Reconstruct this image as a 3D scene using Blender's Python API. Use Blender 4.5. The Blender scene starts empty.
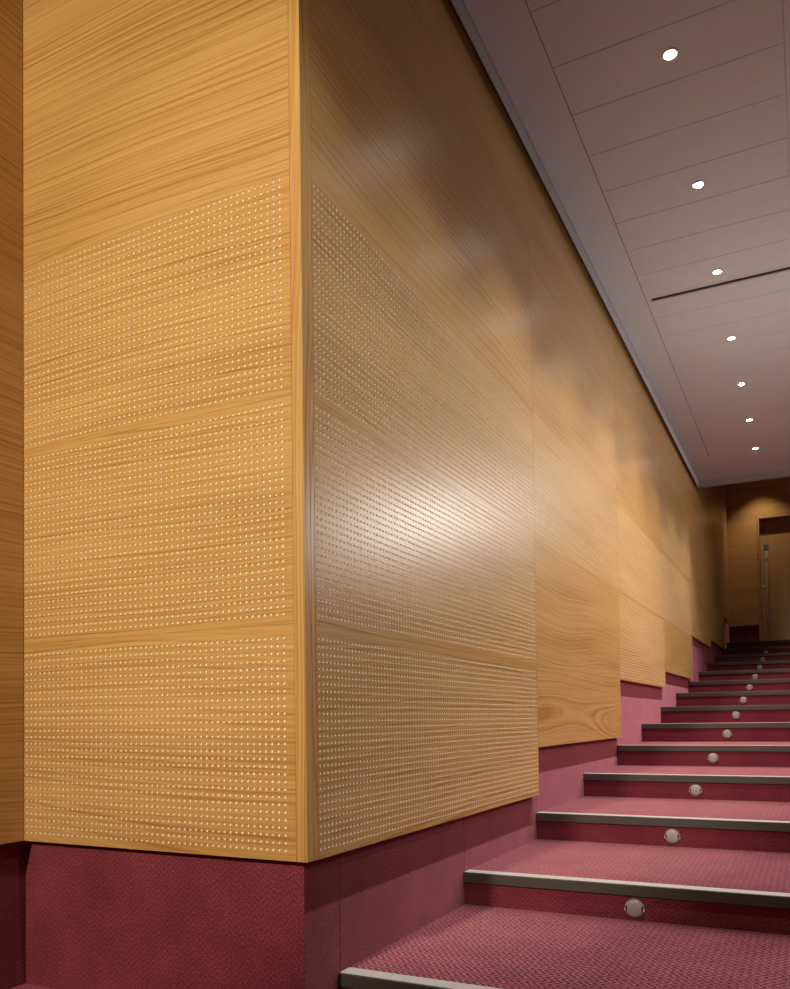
import bpy, bmesh, math, random
import numpy as np
from mathutils import Matrix, Vector

sc = bpy.context.scene
COL = sc.collection
S = 1.3            # metres per survey unit
Z0 = 0.685         # survey height of the camera above the lower floor


def W(x, y, z):
    return Vector((S * x, S * y, S * (z + Z0)))


# ------------------------------------------------------------------ camera
YAW, PITCH, ROLL, FPX, CY = 0.466966, 0.026030, 0.0130725, 828.245, 698.054
cyw, syw = math.cos(YAW), math.sin(YAW)
fw = Vector((-syw * math.cos(PITCH), cyw * math.cos(PITCH), math.sin(PITCH)))
rt = Vector((cyw, syw, 0.0))
dn = fw.cross(rt)
r2 = rt * math.cos(ROLL) + dn * math.sin(ROLL)
d2 = -rt * math.sin(ROLL) + dn * math.cos(ROLL)
cam = bpy.data.cameras.new('camera')
cam.sensor_fit = 'HORIZONTAL'
cam.sensor_width = 36.0
cam.lens = FPX / 790.0 * 36.0
cam.shift_x = 0.0
cam.shift_y = (CY - 494.5) / 790.0
cam.clip_start = 0.05
camo = bpy.data.objects.new('camera', cam)
COL.objects.link(camo)
M = Matrix.Identity(4)
for i in range(3):
    M[i][0], M[i][1], M[i][2] = r2[i], -d2[i], -fw[i]
M.translation = W(0, 0, 0)
camo.matrix_world = M
sc.camera = camo

# ------------------------------------------------------------------ world, room lights, exposure
wd = bpy.data.worlds.new('hall')
sc.world = wd
wd.use_nodes = True
wd.node_tree.nodes['Background'].inputs[0].default_value = (1.0, 0.95, 0.91, 1)
wd.node_tree.nodes['Background'].inputs[1].default_value = 0.030


def area(name, loc, aim, size, power, col, spread=180):
    li = bpy.data.lights.new(name, 'AREA')
    li.shape = 'DISK'
    li.size = size
    li.energy = power
    li.color = col
    li.spread = math.radians(spread)
    o = bpy.data.objects.new(name, li)
    COL.objects.link(o)
    o.location = loc
    o.rotation_euler = (aim - loc).to_track_quat('-Z', 'Y').to_euler()
    return o


# unseen stand-ins for hall lamps, behind the viewer (wash the end panel) and over the seating beyond the right edge
def spot(name, loc, aim, cone, blend, radius, power, col):
    li = bpy.data.lights.new(name, 'SPOT')
    li.energy = power
    li.color = col
    li.spot_size = math.radians(cone)
    li.spot_blend = blend
    li.shadow_soft_size = radius
    o = bpy.data.objects.new(name, li)
    COL.objects.link(o)
    o.location = loc
    o.rotation_euler = (aim - loc).to_track_quat('-Z', 'Y').to_euler()
    return o


spot('hall_wash_lamp', W(-1.25, -2.4, 1.75), W(-1.85, 1.5, 0.66), 43, 0.4, 0.12, 900, (1.0, 0.86, 0.62))
spot('hall_wash_lamp', W(0.55, -2.4, 1.75), W(-1.05, 2.2, 0.55), 30, 0.6, 0.12, 330, (1.0, 0.87, 0.66))
area('unseen_side_lamp', W(2.05, 8.25, 2.24), W(-0.4, 4.5, -0.2), 0.50, 120, (1.0, 0.97, 0.94))
spot('unseen_side_lamp', W(2.55, 6.40, 2.20), W(-0.97, 4.75, 0.25), 60, 1.0, 0.30, 900, (1.0, 0.85, 0.60))  # added fill, brightens the middle of the stair wall
spot('unseen_side_lamp', W(2.40, 4.20, 2.20), W(-0.97, 2.20, -0.45), 60, 1.0, 0.30, 150, (1.0, 0.88, 0.68))  # added fill, brightens the low near end of the stair wall
area('ceiling_fill_light', W(0.45, 4.90, 0.10), W(-0.25, 4.9, 2.28), 0.50, 13, (0.92, 0.98, 1.0), 130)  # added to brighten the ceiling, no fitting known there
spot('landing_lamp', W(-0.55, 11.85, 3.24), W(-0.55, 11.90, 1.0), 95, 0.9, 0.03, 50, (1.0, 0.84, 0.62))
SPOT_W, LENS_L = 150.0, 85.0

sc.view_settings.view_transform = 'Standard'
sc.view_settings.look = 'None'
sc.view_settings.exposure = 0.0
sc.view_settings.gamma = 1.0
sc.view_settings.use_curve_mapping = False


# ------------------------------------------------------------------ materials
class NT:
    def __init__(self, name):
        self.m = bpy.data.materials.new(name)
        self.m.use_nodes = True
        self.t = self.m.node_tree
        self.b = self.t.nodes['Principled BSDF']

    def n(self, typ, **kw):
        o = self.t.nodes.new(typ)
        for k, v in kw.items():
            setattr(o, k, v)
        return o

    def plug(self, sock, v):
        if hasattr(v, 'is_output'):
            self.t.links.new(v, sock)
        elif v is not None:
            sock.default_value = v

    def math(self, op, a, b=None, c=None, clamp=False):
        o = self.n('ShaderNodeMath', operation=op, use_clamp=clamp)
        for s, v in zip(o.inputs, (a, b, c)):
            self.plug(s, v)
        return o.outputs[0]

    def uv(self):
        o = self.n('ShaderNodeUVMap')
        s = self.n('ShaderNodeSeparateXYZ')
        self.t.links.new(o.outputs[0], s.inputs[0])
        return s.outputs[0], s.outputs[1]

    def xyz(self, x, y, z=0.0):
        o = self.n('ShaderNodeCombineXYZ')
        for s, v in zip(o.inputs, (x, y, z)):
            self.plug(s, v)
        return o.outputs[0]

    def noise(self, vec=None, w=None, scale=1.0, detail=2.0, rough=0.5, dim='3D'):
        o = self.n('ShaderNodeTexNoise', noise_dimensions=dim)
        if vec is not None:
            self.plug(o.inputs['Vector'], vec)
        if w is not None:
            self.plug(o.inputs['W'], w)
        o.inputs['Scale'].default_value = scale
        o.inputs['Detail'].default_value = detail
        o.inputs['Roughness'].default_value = rough
        return o.outputs[0]

    def ramp(self, f, stops):
        o = self.n('ShaderNodeValToRGB')
        e = o.color_ramp.elements
        while len(e) > 2:
            e.remove(e[-1])
        for i, (p, c) in enumerate(stops):
            if i < 2:
                e[i].position = p
            else:
                e.new(p)
            e[i].color = (*c, 1) if len(c) == 3 else c
        self.plug(o.inputs[0], f)
        return o.outputs[0]

    def mix(self, f, a, b, typ='MIX'):
        o = self.n('ShaderNodeMix', data_type='RGBA', blend_type=typ)
        self.plug(o.inputs[0], f)
        for s, v in ((o.inputs[6], a), (o.inputs[7], b)):
            self.plug(s, (*v, 1) if isinstance(v, tuple) and len(v) == 3 else v)
        return o.outputs[2]

    def bump(self, h, strength, dist):
        o = self.n('ShaderNodeBump')
        o.inputs['Strength'].default_value = strength
        o.inputs['Distance'].default_value = dist
        self.plug(o.inputs['Height'], h)
        self.t.links.new(o.outputs[0], self.b.inputs['Normal'])

    def set(self, **kw):
        for k, v in kw.items():
            self.plug(self.b.inputs[k], v)


def oak(name, light, mid, dark, rough=0.31, spec=0.45):
    t = NT(name)
    u, v = t.uv()
    big = t.noise(t.xyz(t.math('MULTIPLY', u, 0.7), t.math('MULTIPLY', v, 1.2)), scale=1.0, detail=0.0)
    vv = t.math('ADD', v, t.math('MULTIPLY', t.math('SUBTRACT', big, 0.5), 0.16))
    wob = t.noise(t.xyz(t.math('MULTIPLY', u, 3.0), t.math('MULTIPLY', v, 14.0), 3.0), scale=1.0, detail=1.0)
    vv = t.math('ADD', vv, t.math('MULTIPLY', t.math('SUBTRACT', wob, 0.5), 0.010))
    d = t.noise(t.xyz(t.math('MULTIPLY', u, 0.55), 7.3), scale=1.0, detail=0.0)
    d = t.math('MULTIPLY', d, 0.27)
    r = t.math('SQRT', t.math('ADD', t.math('MULTIPLY', vv, vv), t.math('MULTIPLY', d, d)))
    ring = t.noise(w=t.math('MULTIPLY', r, 105.0), dim='1D', scale=1.0, detail=2.0, rough=0.6)
    fine = t.noise(t.xyz(t.math('MULTIPLY', u, 1.1), t.math('MULTIPLY', v, 110.0), 9.0), scale=1.0, detail=3.0, rough=0.65)
    fib = t.noise(t.xyz(t.math('MULTIPLY', u, 9.0), t.math('MULTIPLY', v, 520.0), 1.0), scale=1.0, detail=2.0, rough=0.7)
    tone = t.noise(t.xyz(t.math('MULTIPLY', u, 0.8), t.math('MULTIPLY', v, 7.0), 5.0), scale=1.0, detail=1.0)
    f = t.math('MULTIPLY', t.math('SUBTRACT', ring, 0.5), 0.85)
    f = t.math('ADD', f, t.math('MULTIPLY', t.math('SUBTRACT', fine, 0.5), 0.58))
    f = t.math('ADD', f, t.math('MULTIPLY', t.math('SUBTRACT', fib, 0.5), 0.25))
    f = t.math('ADD', f, t.math('MULTIPLY', t.math('SUBTRACT', tone, 0.5), 0.42))
    f = t.math('ADD', f, 0.5)
    c = t.ramp(f, [(0.20, dark), (0.40, mid), (0.58, light), (0.80, tuple(min(1, q * 1.12) for q in light))])
    t.set(**{'Base Color': c, 'Roughness': rough, 'Specular IOR Level': spec})
    t.bump(fib, 0.04, 0.002)
    return t.m


def carpet(name, red, pink, dark, grey, amp, p=0.046, q=0.0185):
    t = NT(name)
    u, v = t.uv()
    jit = t.noise(t.xyz(u, v), scale=60.0, detail=1.0)
    tri = t.math('PINGPONG', u, p / 2)
    s = t.math('ADD', v, t.math('MULTIPLY', tri, 1.0))
    s = t.math('ADD', s, t.math('MULTIPLY', jit, 0.010))
    st = t.math('SINE', t.math('MULTIPLY', s, 2 * math.pi / q))
    speck = t.noise(t.xyz(u, v, 2.0), scale=230.0, detail=3.0, rough=0.75)
    blot = t.noise(t.xyz(u, v, 4.0), scale=5.0, detail=3.0, rough=0.55)
    f = t.math('ADD', t.math('MULTIPLY', st, amp), t.math('MULTIPLY', speck, 1.25))
    f = t.math('ADD', f, -0.17)
    c = t.ramp(f, [(0.22, dark), (0.40, red), (0.58, pink), (0.80, grey)])
    bl = t.ramp(blot, [(0.30, (0.80, 0.78, 0.80)), (0.70, (1.14, 1.14, 1.14))])
    c = t.mix(1.0, c, bl, 'MULTIPLY')
    t.set(**{'Base Color': c, 'Roughness': 0.95, 'Specular IOR Level': 0.1,
             'Sheen Weight': 0.42, 'Sheen Roughness': 0.45, 'Sheen Tint': (1.0, 0.42, 0.51, 1)})
    t.bump(t.math('ADD', t.math('MULTIPLY', st, amp * 0.6), speck), 0.5, 0.004)
    return t.m


def plain(name, col, rough=0.6, metal=0.0, spec=0.5, var=0.0, scale=30.0, bump=0.0):
    t = NT(name)
    geo = t.n('ShaderNodeTexCoord').outputs['Object']
    n = t.noise(geo, scale=scale, detail=3.0)
    lo = tuple(q * (1 - var) for q in col)
    hi = tuple(min(1, q * (1 + var)) for q in col)
    t.set(**{'Base Color': t.ramp(n, [(0.3, lo), (0.7, hi)]), 'Roughness': rough, 'Metallic': metal, 'Specular IOR Level': spec})
    if bump:
        t.bump(n, bump, 0.002)
    return t.m


def emitter(name, col, strength):
    t = NT(name)
    t.set(**{'Base Color': (1, 1, 1, 1), 'Emission Color': (*col, 1), 'Emission Strength': strength})
    return t.m


OAK = oak('oak_veneer', (0.58, 0.338, 0.122), (0.495, 0.267, 0.084), (0.35, 0.165, 0.045))
OAK_DOOR = oak('oak_door_veneer', (0.50, 0.28, 0.11), (0.44, 0.235, 0.085), (0.34, 0.17, 0.055))
CORE = plain('pale_board_core', (0.86, 0.78, 0.64), 0.9, var=0.05, spec=0.1)
BERRY = ((0.195, 0.021, 0.037), (0.245, 0.062, 0.088), (0.075, 0.010, 0.019), (0.32, 0.20, 0.21))
CORE_TAN = plain('tan_board_core', (0.84, 0.75, 0.61), 0.9, var=0.05, spec=0.1)
CARPET = carpet('berry_carpet', *BERRY, 0.045)
CARPET_WEAVE = carpet('berry_carpet_weave', *BERRY, 0.24, 0.064, 0.023)
PLASTER = plain('ceiling_plaster', (0.585, 0.580, 0.580), 0.85, var=0.02, scale=14, spec=0.2)
TRIMMAT = plain('grey_trim_paint', (0.40, 0.39, 0.395), 0.55, var=0.02, scale=12)
METAL = plain('anodised_nosing', (0.058, 0.052, 0.050), 0.5, metal=0.0, var=0.05, scale=60)  # darkened to carry the shade on the front face
LIT_TOP = plain('lit_nosing_top', (0.46, 0.44, 0.41), 0.6, var=0.06, scale=80)  # same nosing metal, lightened to carry the light falling on its top
STEEL = plain('brushed_steel', (0.70, 0.67, 0.63), 0.35, metal=0.45, var=0.05, scale=90)
NICKEL = plain('satin_nickel', (0.40, 0.37, 0.35), 0.55, metal=0.35, var=0.05, scale=90)
DARK = plain('black_void', (0.02, 0.018, 0.018), 0.9, var=0.1)
BLUE = plain('blue_sign', (0.02, 0.07, 0.28), 0.4, var=0.03)
WHITE = plain('white_print', (0.8, 0.8, 0.8), 0.5, var=0.02)
LENS = emitter('lamp_lens', (1.0, 0.93, 0.82), LENS_L)

# ------------------------------------------------------------------ mesh helpers
random.seed(4)


def seed():
    return random.uniform(-30, 30), random.uniform(-0.25, 0.25)


def obj(name, me, mats, parent=None, loc=None):
    for m in mats if isinstance(mats, (list, tuple)) else [mats]:
        me.materials.append(m)
    o = bpy.data.objects.new(name, me)
    COL.objects.link(o)
    if parent is not None:
        o.parent = parent
    if loc is not None:
        o.location = loc
    return o


def uvs(me, grain='h', off=(0.0, 0.0)):
    """box mapping in metres; u runs along the grain"""
    L = me.uv_layers.new(name='UVMap')
    n = len(me.loops)
    co = np.empty(len(me.vertices) * 3)
    me.vertices.foreach_get('co', co)
    co = co.reshape(-1, 3)
    vi = np.empty(n, dtype=np.int32)
    me.loops.foreach_get('vertex_index', vi)
    tot = np.empty(len(me.polygons), dtype=np.int32)
    me.polygons.foreach_get('loop_total', tot)
    nr = np.empty(len(me.polygons) * 3)
    me.polygons.foreach_get('normal', nr)
    ax = np.repeat(np.abs(nr.reshape(-1, 3)).argmax(1), tot)
    p = co[vi]
    a = np.where(ax == 0, p[:, 1], p[:, 0])
    b = np.where(ax == 2, p[:, 1], p[:, 2])
    if grain == 'v':
        a, b = b, a
    out = np.stack([a + off[0], b + off[1]], 1).ravel()
    L.data.foreach_set('uv', out)


def bm_box(bm, lo, hi, bevel=0.0):
    lo, hi = Vector(lo), Vector(hi)
    vs = bmesh.ops.create_cube(bm, size=1.0)['verts']
    c, s = (lo + hi) / 2, hi - lo
    for v in vs:
        v.co = Vector((c.x + v.co.x * s.x, c.y + v.co.y * s.y, c.z + v.co.z * s.z))
    if bevel:
        es = list({e for v in vs for e in v.link_edges})
        bmesh.ops.bevel(bm, geom=es, offset=bevel, segments=2, profile=0.5, affect='EDGES')


def done(bm, name, grain='h', off=(0, 0), smooth=False):
    me = bpy.data.meshes.new(name)
    bmesh.ops.recalc_face_normals(bm, faces=bm.faces)
    bm.to_mesh(me)
    bm.free()
    uvs(me, grain, off)
    if smooth:
        me.polygons.foreach_set('use_smooth', [True] * len(me.polygons))
    return me


def box(name, lo, hi, mat, parent=None, bevel=0.0, grain='h', off=None):
    base = parent.location if parent is not None else Vector((0, 0, 0))
    p = parent
    while p is not None and p.parent is not None:
        p = p.parent
        base = base + p.location
    bm = bmesh.new()
    bm_box(bm, Vector(lo) - base, Vector(hi) - base, bevel)
    return obj(name, done(bm, name, grain, off if off is not None else seed()), mat, parent)


def struct(o):
    o['kind'] = 'structure'
    return o


def thing(name, label, cat, loc, group=None):
    o = bpy.data.objects.new(name, None)
    o.empty_display_size = 0.1
    COL.objects.link(o)
    o.location = loc
    o['label'] = label
    o['category'] = cat
    if group:
        o['group'] = group
    return o


def perforated(name, a0, a1, z0, z1, ua, uz, place, mat, parent, core, radius=0.0048, depth=0.0046, thick=0.03):
    """A board in local (a, z) with one blind drilled hole per (ua, uz) grid point. place(a, z, d) -> world offset in the parent."""
    nu, nv = len(ua), len(uz)
    pu, pv = ua[1] - ua[0], uz[1] - uz[0]
    A = np.concatenate([[ua[0] - pu / 2], (ua[:, None] + np.array([0, pu / 2])).ravel()])
    Z = np.concatenate([[uz[0] - pv / 2], (uz[:, None] + np.array([0, pv / 2])).ravel()])
    NA, NZ = len(A), len(Z)
    ii, jj = np.meshgrid(np.arange(NA), np.arange(NZ), indexing='ij')
    keep = ~((ii % 2 == 1) & (jj % 2 == 1))
    idx = -np.ones((NA, NZ), dtype=np.int64)
    idx[keep] = np.arange(keep.sum())
    lat = np.stack([A[ii[keep]], Z[jj[keep]], np.zeros(keep.sum())], 1)
    offs = [(1, 0), (1, 1), (0, 1), (-1, 1), (-1, 0), (-1, -1), (0, -1), (1, -1)]
    ang = np.arange(8) * math.pi / 4
    cu, cv = np.meshgrid(np.arange(nu), np.arange(nv), indexing='ij')
    cu, cv = cu.ravel(), cv.ravel()
    N = len(cu)
    bnd = np.stack([idx[2 * cu + 1 + a, 2 * cv + 1 + b] for a, b in offs], 1)
    def ring(rad, d):
        x = ua[cu][:, None] + rad * np.cos(ang)
        z = uz[cv][:, None] + rad * np.sin(ang)
        return np.stack([x, z, np.full_like(x, d)], -1).reshape(-1, 3)
    n0 = len(lat)
    rim = n0 + np.arange(N * 8).reshape(N, 8)
    bot = n0 + N * 8 + np.arange(N * 8).reshape(N, 8)
    V = [lat, ring(radius, 0.0), ring(radius * 0.82, depth)]
    nxt = np.roll(np.arange(8), -1)
    F1 = np.stack([bnd, bnd[:, nxt], rim[:, nxt], rim], -1).reshape(-1, 4)
    F2 = np.stack([rim, rim[:, nxt], bot[:, nxt], bot], -1).reshape(-1, 4)
    F3 = bot
    # margins and the board's back and sides
    nb = n0 + N * 16
    x0, x1, y0, y1 = A[0], A[-1], Z[0], Z[-1]
    rect = [(a0, z0), (a1, z0), (a1, z1), (a0, z1)]
    inner = [(x0, y0), (x1, y0), (x1, y1), (x0, y1)]
    ext = [(*p, 0.0) for p in rect] + [(*p, 0.0) for p in inner] + [(*p, thick) for p in rect]
    V.append(np.array(ext))
    M4 = []
    for k in range(4):
        m = (k + 1) % 4
        M4.append([nb + k, nb + m, nb + 4 + m, nb + 4 + k])
    Sd = []
    for k in range(4):
        m = (k + 1) % 4
        Sd.append([nb + m, nb + k, nb + 8 + k, nb + 8 + m])
    Sd.append([nb + 11, nb + 10, nb + 9, nb + 8])
    P = np.concatenate(V)
    Wd = place(P[:, 0], P[:, 1], P[:, 2])
    quads = np.concatenate([F1, F2, np.array(M4), np.array(Sd)])
    loops = np.concatenate([quads.ravel(), F3.ravel()])
    start = np.concatenate([np.arange(len(quads)) * 4, len(quads) * 4 + np.arange(N) * 8])
    tot = np.concatenate([np.full(len(quads), 4), np.full(N, 8)])
    # orientation: front faces must look towards -d
    e = place(np.array([0., 1., 0.]), np.array([0., 0., 1.]), np.zeros(3))
    dd = place(np.zeros(1), np.zeros(1), np.ones(1))[0] - e[0]
    if np.dot(np.cross(e[1] - e[0], e[2] - e[0]), dd) > 0:
        q = quads[:, ::-1]
        loops = np.concatenate([q.ravel(), F3[:, ::-1].ravel()])
    me = bpy.data.meshes.new(name)
    me.vertices.add(len(P))
    me.vertices.foreach_set('co', Wd.astype(np.float32).ravel())
    me.loops.add(len(loops))
    me.loops.foreach_set('vertex_index', loops.astype(np.int32))
    me.polygons.add(len(start))
    me.polygons.foreach_set('loop_start', start.astype(np.int32))
    me.polygons.foreach_set('loop_total', tot.astype(np.int32))
    mi = np.zeros(len(start), dtype=np.int32)
    mi[len(F1):len(F1) + len(F2)] = 1
    mi[len(quads):] = 1
    me.polygons.foreach_set('material_index', mi)
    me.update(calc_edges=True)
    me.shade_flat()
    me.validate()
    uvs(me, 'h', seed())
    return obj(name, me, [mat, core], parent)


def lathe(name, prof, mat, parent, axis='z', seg=32, loc=(0, 0, 0), smooth=True):
    """prof: (radius, height) pairs, revolved round the axis"""
    bm = bmesh.new()
    rings = []
    for r, h in prof:
        rg = []
        for k in range(seg):
            a = 2 * math.pi * k / seg
            x, y = r * math.cos(a), r * math.sin(a)
            rg.append(bm.verts.new((x, y, h) if axis == 'z' else (x, -h, y)))
        rings.append(rg)
    for a, b in zip(rings, rings[1:]):
        for k in range(seg):
            m = (k + 1) % seg
            bm.faces.new((a[k], a[m], b[m], b[k]))
    bm.faces.new(rings[0])
    bm.faces.new(rings[-1])
    me = done(bm, name, smooth=False)
    if smooth:
        for p in me.polygons:
            p.use_smooth = len(p.vertices) == 4
    return obj(name, me, mat, parent, Vector(loc))


# ------------------------------------------------------------------ layout numbers (survey units)
XC, XW = -1.0, -0.973           # carpet wall / timber face of the stair wall
YF, YC = 1.504, 1.531           # timber face / carpet face of the end wall
XL, XLC = -1.850, -1.877        # timber / carpet face of the short return at far left
CEIL = 2.278
TREAD, NY0 = 0.7757077, 1.6700942


def ny(k):
    return NY0 + k * TREAD


def nz(k):
    return -0.5884708 + 0.10028035 * k + 0.00144611 * k * k


YB, XR, YFRONT = 12.2, 2.6, -3.2
XWB = -1.013                    # stair wall beyond the last panel
NT_ = 13

# ------------------------------------------------------------------ setting: floor, walls, ceiling
struct(box('floor', W(-2.2, YFRONT, -Z0 - 0.06), W(XR, NY0 + 0.06, -Z0), CARPET, off=(0, 0)))
# stair wall, carpeted: one length of carpet per step, butted at the risers
bm = bmesh.new()
ys = [YC] + [ny(k) + 0.012 for k in range(NT_ + 1)] + [YB]
for a, b in zip(ys, ys[1:]):
    bm_box(bm, W(XC - 0.2, a, -Z0), W(XC, b - 0.0012, 3.3), 0.0015)
me = done(bm, 'wall_stair')
struct(obj('wall_stair', me, CARPET))
struct(box('wall_front', W(XLC - 0.2, YC, -Z0), W(XC - 0.2, YC + 0.15, 3.3), CARPET, off=(0, 0)))
# carpet skin of the end wall in front of the stair wall's end
struct(box('wall_left', W(XLC - 0.2, YFRONT, -Z0), W(XLC, YC, 3.3), CARPET, off=(0.3, 0.1)))

# back wall around the door opening
LZ = nz(NT_)
DX0, DX1, DZ1 = -0.591, 0.19, 2.652     # door opening
struct(box('wall_back', W(-1.3, YB, LZ), W(DX0 - 0.03, YB + 0.12, 3.3), CARPET, off=(0, 0)))
struct(box('wall_back', W(DX0 - 0.03, YB, DZ1 + 0.03), W(DX1 + 0.03, YB + 0.12, 3.3), CARPET, off=(0, 0)))
struct(box('wall_back', W(DX1 + 0.03, YB, LZ), W(XR, YB + 0.12, 3.3), CARPET, off=(0, 0)))

# ceiling: bordered field of planks with V joints, one connected sheet
RX0, RX1, RY1 = -0.766, -0.031, 7.73
JP = 0.2585
bm = bmesh.new()
RY0 = 2.805 - 20 * JP
joints = [RY0 + k * JP for k in range(0, 40) if RY0 + k * JP < RY1 - 0.1]
g, gd = 0.0017, 0.005
prof = [(RY0 - 0.3, 0.0)]
for y in joints[1:]:
    prof += [(y - g, 0.0), (y, gd), (y + g, 0.0)]
prof += [(RY1, 0.0)]
lo = [bm.verts.new(W(RX0 + 0.0045, y, CEIL + d)) for y, d in prof]
hi = [bm.verts.new(W(RX1 - 0.003, y, CEIL + d)) for y, d in prof]
for k in range(len(prof) - 1):
    bm.faces.new((lo[k], lo[k + 1], hi[k + 1], hi[k]))
up = bmesh.ops.extrude_face_region(bm, geom=list(bm.faces))
bmesh.ops.translate(bm, vec=(0, 0, 0.06), verts=[v for v in up['geom'] if isinstance(v, bmesh.types.BMVert)])
struct(obj('ceiling', done(bm, 'ceiling'), PLASTER))
CY1 = 8.47
struct(box('ceiling', W(-0.94, YFRONT, CEIL), W(RX0 + 0.0012, CY1, CEIL + 0.05), PLASTER))
struct(box('ceiling', W(RX0 + 0.0012, RY1 + 0.006, CEIL), W(RX1 - 0.002, CY1, CEIL + 0.05), PLASTER))
struct(box('ceiling', W(RX1 - 0.002, YFRONT, CEIL), W(XR, CY1, CEIL + 0.05), PLASTER))
struct(box('ceiling', W(-2.1, YFRONT, CEIL + 0.05), W(XR, CY1, CEIL + 0.10), PLASTER))
struct(box('ceiling', W(-2.1, YFRONT, CEIL), W(-0.94, YF - 0.002, CEIL + 0.05), PLASTER))
struct(box('ceiling', W(-1.3, CY1, 3.3), W(XR, YB + 0.12, 3.36), PLASTER))
struct(box('ceiling', W(-0.97, CY1 - 0.001, CEIL + 0.1), W(XR, CY1 + 0.04, 3.3), PLASTER))
# perimeter downstand: along the stair wall and across the far end of the raft
struct(box('trim_1', W(-0.9465, YF, CEIL - 0.062), W(-0.9418, CY1, CEIL + 0.049), TRIMMAT, bevel=0.0008))
struct(box('trim_2', W(-0.9465, CY1 - 0.001, CEIL - 0.062), W(XR, CY1 + 0.04, CEIL + 0.101), TRIMMAT, bevel=0.002))

# ------------------------------------------------------------------ oak panels
L0, L1, L2, L3, L4 = -0.304, 0.2120, 0.7150, 1.2300, 1.7450
GAP = 0.00022
SEAM = 0.0007
NV = 29


def rows(z0):
    return S * (np.linspace(z0 + 0.023, z0 + 0.023 + 28 * 0.01655, NV) + Z0)


def stair_panel(y0, y1, bands, label, grp=None, corner=False):
    """bands: list of (z0, z1, perforated?, row base level)"""
    t = thing('oak_wall_panel', label, 'wall panel', W(XW, y0, bands[0][0]))
    base = np.array(t.location)

    def place(a, z, d):
        return np.stack([S * XW - d - base[0], a - base[1], z - base[2]], -1)
    ya = y0 + (0.043 if corner else 0.0)
    if corner:
        box('edge_strip', W(XC + 0.0006, YC, L0), W(XW, ya - 0.0006, CEIL + 0.04), OAK, t, bevel=0.0006, grain='v')
    for z0, z1, perf, rb in bands:
        th = S * (XW - XC - 0.0006)
        if perf:
            n = int((y1 - ya - 0.024) / 0.01655)
            st = ya + 0.012 if corner else ya + (y1 - ya - n * 0.01655) / 2
            ua = S * (st + np.arange(n + 1) * 0.01655)
            perforated('perforated_board', S * (ya + SEAM), S * (y1 - SEAM), S * (z0 + Z0 + GAP), S * (z1 + Z0 - GAP), ua, rows(rb), place, OAK, t, CORE, thick=th, radius=0.0054 if corner else 0.0046, depth=0.0022)
        else:
            box('plain_board', W(XC + 0.0006, ya + SEAM, z0 + GAP), W(XW, y1 - SEAM, z1 - GAP), OAK, t, bevel=0.0006)
    return t


CT = CEIL + 0.04
corner_t = stair_panel(YF, 3.185, [(L0, L1, 1, L0), (L1, L2, 1, L1), (L2, L3, 1, L2), (L3, CT, 0, 0)],
                       'perforated oak panel on the stair wall nearest the corner, lowest edge of all', corner=True)
stair_panel(3.185, 4.778, [(-0.117, L1, 0, 0), (L1, L2, 0, 0), (L2, L3, 1, L2), (L3, CT, 0, 0)],
            'oak panel with unpierced swirling grain low down, second panel along the stair wall')
stair_panel(4.778, 6.40, [(L1, L2, 1, L1), (L2, L3, 1, L2), (L3, CT, 0, 0)],
            'finely perforated oak panel, third along the stair wall from the corner')
stair_panel(6.40, 8.0, [(0.333, L2, 0, 0), (L2, L3, 1, L2), (L3, L4, 1, L3), (L4, CT, 0, 0)],
            'oak panel with a plain square lowest board, fourth along the stair wall')
stair_panel(8.0, 9.60, [(0.737, L3, 0, 0), (L3, L4, 0, 0), (L4, 3.25, 0, 0)],
            'plain oak panel fifth along the stair wall, below the end of the lowered ceiling')
stair_panel(9.60, 11.2, [(0.826, L3, 0, 0), (L3, L4, 0, 0), (L4, 3.25, 0, 0)],
            'plain oak panel sixth along the stair wall, close to the top steps')
stair_panel(11.2, 11.715, [(1.255, L4, 0, 0), (L4, 3.25, 0, 0)],
            'narrow oak panel at the top landing, last along the stair wall')
last_t = [o for o in COL.objects if o.get('label', '').startswith('narrow oak panel')][0]
box('return_board', W(XC + 0.0006, 11.716, 1.255), W(XC + 0.006, YB - 0.021, 3.25), OAK, last_t)

# front end panel: faces the viewer, wraps the corner
t = thing('oak_end_panel', 'broad golden perforated oak panel facing the viewer, left of the sharp corner', 'wall panel', W(XL, YF, L0))
base = np.array(t.location)


def place_front(a, z, d):
    return np.stack([a - base[0], S * YF + d - base[1], z - base[2]], -1)


XE = -1.0015
fu = S * (np.linspace(-1.0295 - 49 * 0.01655, -1.0295, 50))
for z0, z1 in ((L0, L1), (L1, L2), (L2, L3)):
    perforated('perforated_board', S * XL, S * (XE - GAP), S * (z0 + Z0 + GAP), S * (z1 + Z0 - GAP), fu, rows(z0), place_front, OAK, t, CORE_TAN, thick=S * 0.0264)
box('plain_board', W(XL, YF, L3 + GAP), W(XE - GAP, YC - 0.0006, CEIL), OAK, t)
box('corner_strip', W(XE, YF, L0), W(XW, YC - 0.0006, CEIL + 0.04), OAK, t, bevel=0.0012, grain='v')
# return panel at far left
t = thing('oak_return_panel', 'sliver of plain oak panel at the left edge, square to the perforated end panel', 'wall panel', W(XL, 0.0, L0))
for z0, z1 in ((L0, L3), (L3, CEIL)):
    box('plain_board', W(XLC + 0.0006, -1.6, z0 + GAP), W(XL, YF - 0.0015, z1 - GAP), OAK, t)

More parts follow.
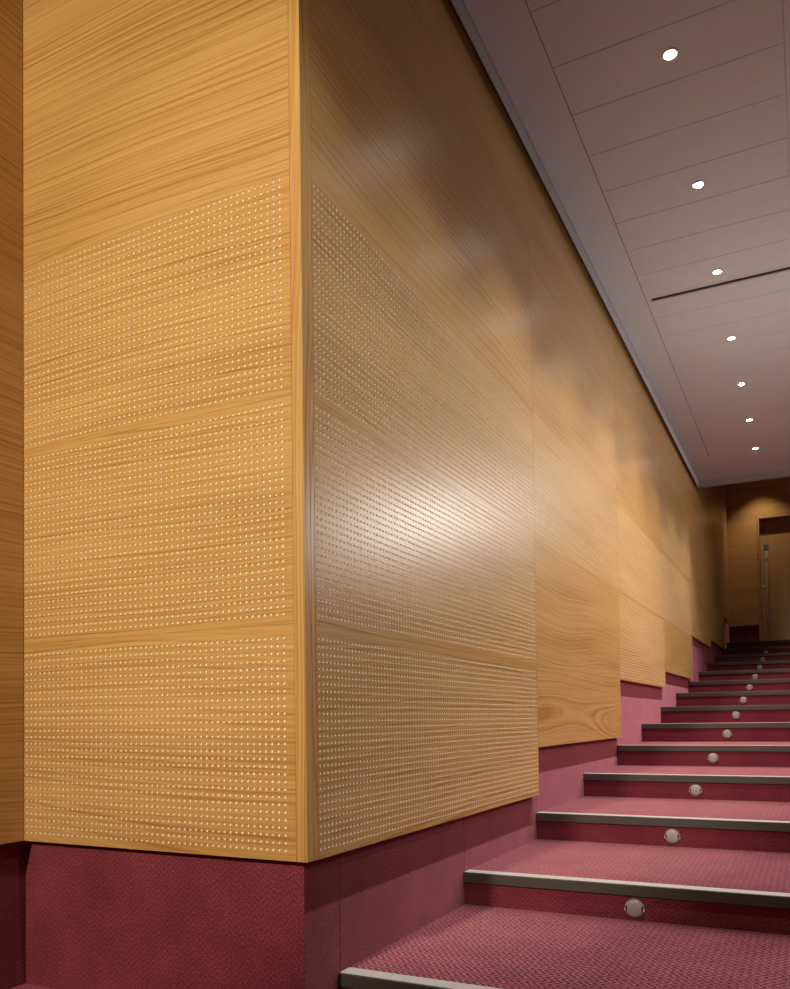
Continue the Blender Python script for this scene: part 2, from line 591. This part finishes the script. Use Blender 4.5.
# back wall boards left of, above and right of the door
t = thing('oak_back_panel', 'oak boards on the back wall between the stair wall and the door', 'wall panel', W(-0.85, YB, 1.215))
zz = [1.215, 1.72, 2.235, 2.681]
for a, b in zip(zz, zz[1:]):
    box('plain_board', W(XC + 0.001, YB - 0.02, a + GAP), W(DX0 - 0.031, YB - 0.0006, b - GAP), OAK, t)
t = thing('oak_head_panel', 'dark oak boarding on the back wall above the door', 'wall panel', W(0.3, YB, 2.64 + 0.04))
box('plain_board', W(XC + 0.001, YB - 0.02, 2.682), W(XR, YB - 0.0006, 3.299), OAK, t)
t = thing('oak_back_panel', 'oak boards on the back wall beyond the far side of the door', 'wall panel', W(1.0, YB, 1.215))
for a, b in zip(zz, zz[1:]):
    box('plain_board', W(DX1 + 0.031, YB - 0.02, a + GAP), W(XR, YB - 0.0006, b - GAP), OAK, t)

# ------------------------------------------------------------------ door
d = thing('oak_door', 'tall oak door with a long steel pull handle at the top of the stairs', 'door', W((DX0 + DX1) / 2, YB, LZ))
box('door_frame', W(DX0 - 0.028, YB - 0.026, LZ + 0.0006), W(DX0, YB + 0.14, DZ1 + 0.028), OAK_DOOR, d, bevel=0.001, grain='v')
box('door_frame', W(DX1, YB - 0.026, LZ + 0.0006), W(DX1 + 0.028, YB + 0.14, DZ1 + 0.028), OAK_DOOR, d, bevel=0.001, grain='v')
box('door_head', W(DX0, YB - 0.026, DZ1), W(DX1, YB + 0.14, DZ1 + 0.028), OAK_DOOR, d, bevel=0.001)
box('lock_stile', W(DX0 + 0.002, YB + 0.09, LZ + 0.004), W(-0.512, YB + 0.13, DZ1 - 0.003), OAK_DOOR, d, bevel=0.001, grain='v')
box('door_leaf', W(-0.509, YB + 0.09, LZ + 0.004), W(DX1 - 0.003, YB + 0.13, DZ1 - 0.003), OAK_DOOR, d, bevel=0.001, grain='v')
HX = -0.512
h = lathe('pull_handle', [(0.013, 0.0), (0.0145, 0.004), (0.0145, 1.296), (0.013, 1.300)], STEEL, d, loc=W(HX, YB + 0.046, 1.214) - d.location, seg=20)
for zz_ in (0.14, 1.17):
    lathe('standoff', [(0.009, -0.03), (0.009, 0.058)], STEEL, h, axis='y', loc=(0, 0.028, zz_), seg=12)
lathe('keyhole_escutcheon', [(0.026, 0.0), (0.026, 0.004), (0.022, 0.006), (0.006, 0.006)], STEEL, d, axis='y', loc=W(-0.552, YB + 0.09, 1.738) - d.location, seg=24)
sg = box('door_sign', W(-0.545, YB + 0.085, 2.243), W(-0.487, YB + 0.0899, 2.311), BLUE, d)
sg['label'] = 'small square blue door sign'
bm = bmesh.new()
for r0, r1 in ((0.0215, 0.024),):
    bmesh.ops.create_circle(bm, cap_ends=False, segments=28, radius=r1)
    lowv = list(bm.verts)
    ed = list(bm.edges)
    ex = bmesh.ops.extrude_edge_only(bm, edges=ed)
    for v in ex['geom']:
        if isinstance(v, bmesh.types.BMVert):
            v.co *= r0 / r1
for v in bm.verts:
    v.co = Vector((v.co.x, -0.0009, v.co.y))
ex = bmesh.ops.extrude_face_region(bm, geom=list(bm.faces))
bmesh.ops.translate(bm, vec=(0, 0.0008, 0), verts=[v for v in ex['geom'] if isinstance(v, bmesh.types.BMVert)])
obj('ring_mark', done(bm, 'ring_mark'), WHITE, sg, W(-0.516, YB + 0.085, 2.277) - d.location)

# ------------------------------------------------------------------ steps
ORD = ['lowest', 'second', 'third', 'fourth', 'fifth', 'sixth', 'seventh', 'eighth', 'ninth', 'tenth', 'eleventh', 'twelfth', 'thirteenth', 'topmost']
NH, ND = 0.0305, 0.050
for k in range(NT_ + 1):
    y, z = ny(k), nz(k)
    zb = -Z0 if k == 0 else nz(k - 1)
    yn = ny(k + 1) if k < NT_ else YB - 0.012
    lab = {0: 'lowest carpeted step, cut off by the bottom edge of the picture',
           NT_: 'topmost carpeted step, the landing in front of the oak door'}.get(k, f'{ORD[k]} carpeted step up from the bottom, berry red with a dark metal nosing')
    s = thing('carpeted_step', lab, 'step', W(0.4, y, zb), 'carpeted steps of the aisle')
    box('riser', W(XC, y + 0.012, zb), W(XR, yn + 0.035, z - NH), CARPET, s, off=(0.013 * k, 0.007 * k))
    box('tread', W(XC, y + ND, z - NH), W(XR, yn + (0.035 if k < NT_ else 0.012), z), CARPET_WEAVE, s, grain='v', off=(0.0, 0.017 * k))
    # nosing: folded angle, top leg and front leg
    bm = bmesh.new()
    tk = 0.004 / S
    p = [(y, z + 0.0016), (y, z - NH), (y + 0.012, z - NH), (y + 0.012, z - NH + 0.0005), (y + ND, z - NH + 0.0005), (y + ND, z + 0.0016)]
    va = [bm.verts.new(W(XC + 0.001, a, b) - s.location) for a, b in p]
    vb = [bm.verts.new(W(XR - 0.002, a, b) - s.location) for a, b in p]
    for i in range(len(p)):
        m = (i + 1) % len(p)
        bm.faces.new((va[i], va[m], vb[m], vb[i]))
    bm.faces.new(va)
    bm.faces.new(vb[::-1])
    bm.normal_update()
    bmesh.ops.bevel(bm, geom=[e for e in bm.edges if e.calc_length() > 1.0 and abs(e.verts[0].co.y + s.location.y - S * y) < 1e-4], offset=0.0025, segments=2, profile=0.5, affect='EDGES')
    no = obj('nosing', done(bm, 'nosing'), METAL, s)
    box('nosing_lit_top', W(XC + 0.002, y + 0.004, z + 0.0016), W(XR - 0.003, y + ND - 0.002, z + 0.0024), LIT_TOP, no)  # thin sheet over the nosing top, its lit look put into the colour

# step lights: a round metal marker in each riser from the second step up
LX = [-0.472, -0.478, -0.486, -0.488, -0.481, -0.487, -0.489, -0.491, -0.488, -0.487, -0.494, -0.494]
proto = None
for k in range(1, 13):
    loc = W(LX[k - 1], ny(k) + 0.012, nz(k) - 0.066)
    lab = f'round nickel step light in the riser of the {ORD[k]} step up'
    if proto is None:
        proto = thing('step_light', lab, 'step light', loc, 'step lights along the risers')
        lathe('base_ring', [(0.037, 0.0), (0.037, 0.006), (0.034, 0.009)], NICKEL, proto, axis='y', seg=40)
        lathe('dome_cap', [(0.034, 0.008), (0.0335, 0.0115), (0.0315, 0.0145), (0.027, 0.0160), (0.018, 0.0168), (0.008, 0.0171)], NICKEL, proto, axis='y', seg=40)
        for sx in (-1, 1):
            bm = bmesh.new()
            bm_box(bm, (-0.0032, -0.0045, -0.0085), (0.0032, 0.0045, 0.0085), 0.0015)
            a = obj('aperture', done(bm, 'aperture'), DARK, proto, Vector((sx * 0.0285, -0.0125, 0)))
            a['label'] = 'dark slot in the side of the dome'
            a.rotation_euler = (0, 0, -sx * 0.6)
            bm = bmesh.new()
            bm_box(bm, (-0.002, -0.003, -0.004), (0.002, 0.003, 0.004), 0.001)
            b = obj('lens', done(bm, 'lens'), WHITE, proto, Vector((sx * 0.0345, -0.0100, -0.006)))
    else:
        c = proto.copy()
        COL.objects.link(c)
        c.location = loc
        c['label'] = lab
        for ch in proto.children:
            e = ch.copy()
            COL.objects.link(e)
            e.parent = c

# ------------------------------------------------------------------ ceiling fittings
DY = [2.934, 3.721, 4.506, 5.345, 6.128, 6.908, 7.67]
DL = ['largest and nearest recessed downlight, at the top of the ceiling row', 'second recessed downlight from the top of the ceiling row',
      'recessed downlight just before the dark ceiling slot', 'recessed downlight just beyond the dark ceiling slot',
      'fifth recessed downlight along the ceiling row', 'sixth recessed downlight along the ceiling row, last but one',
      'farthest recessed downlight, beside the end border of the ceiling field']
proto = None
for k, y in enumerate(DY):
    loc = W(-0.386, y, CEIL)
    if proto is None:
        proto = thing('downlight', DL[k], 'downlight', loc, 'recessed downlights in a row')
        lathe('trim_ring', [(0.0232, -0.0002), (0.024, -0.003), (0.034, -0.004), (0.037, -0.0025), (0.0375, 0.0005)][::-1], PLASTER, proto, seg=40)
        lathe('lens', [(0.0225, -0.0020), (0.0225, -0.0040), (0.018, -0.0060), (0.008, -0.0066)], LENS, proto, seg=32)
        r = proto
    else:
        r = proto.copy()
        COL.objects.link(r)
        r.location = loc
        r['label'] = DL[k]
        for ch in [c for c in proto.children if c.type == 'MESH']:
            e = ch.copy()
            COL.objects.link(e)
            e.parent = r
    li = bpy.data.lights.new('downlight_beam', 'SPOT')
    li.energy = SPOT_W
    li.color = (1.0, 0.95, 0.90)
    li.spot_size = math.radians(94)
    li.spot_blend = 1.0
    li.shadow_soft_size = 0.026
    lo_ = bpy.data.objects.new('downlight_beam', li)
    COL.objects.link(lo_)
    lo_.parent = r
    lo_.location = (0, 0, -0.036)

# the row carries on over the viewer, above the frame: beams of the next two lamps
for y in (2.158, 1.382):
    li = li.copy()
    li.energy = SPOT_W * 0.75
    li.spot_size = math.radians(86)
    lo_ = bpy.data.objects.new('downlight_beam', li)
    COL.objects.link(lo_)
    lo_.location = W(-0.386, y, CEIL - 0.03)

a = thing('slot_diffuser', 'thin dark linear slot across the ceiling between two downlights', 'air slot', W(-0.4, 4.642, CEIL))
box('slot', W(-0.735, 4.630, CEIL - 0.0006), W(RX1 - 0.003, 4.652, CEIL + 0.003), DARK, a)
lip = box('slot_lip', W(-0.735, 4.652, CEIL - 0.003), W(RX1 - 0.003, 4.665, CEIL + 0.003), TRIMMAT, a, bevel=0.0008)
box('slot_lip', W(-0.739, 4.627, CEIL - 0.003), W(-0.734, 4.665, CEIL + 0.003), TRIMMAT, a, bevel=0.0008)
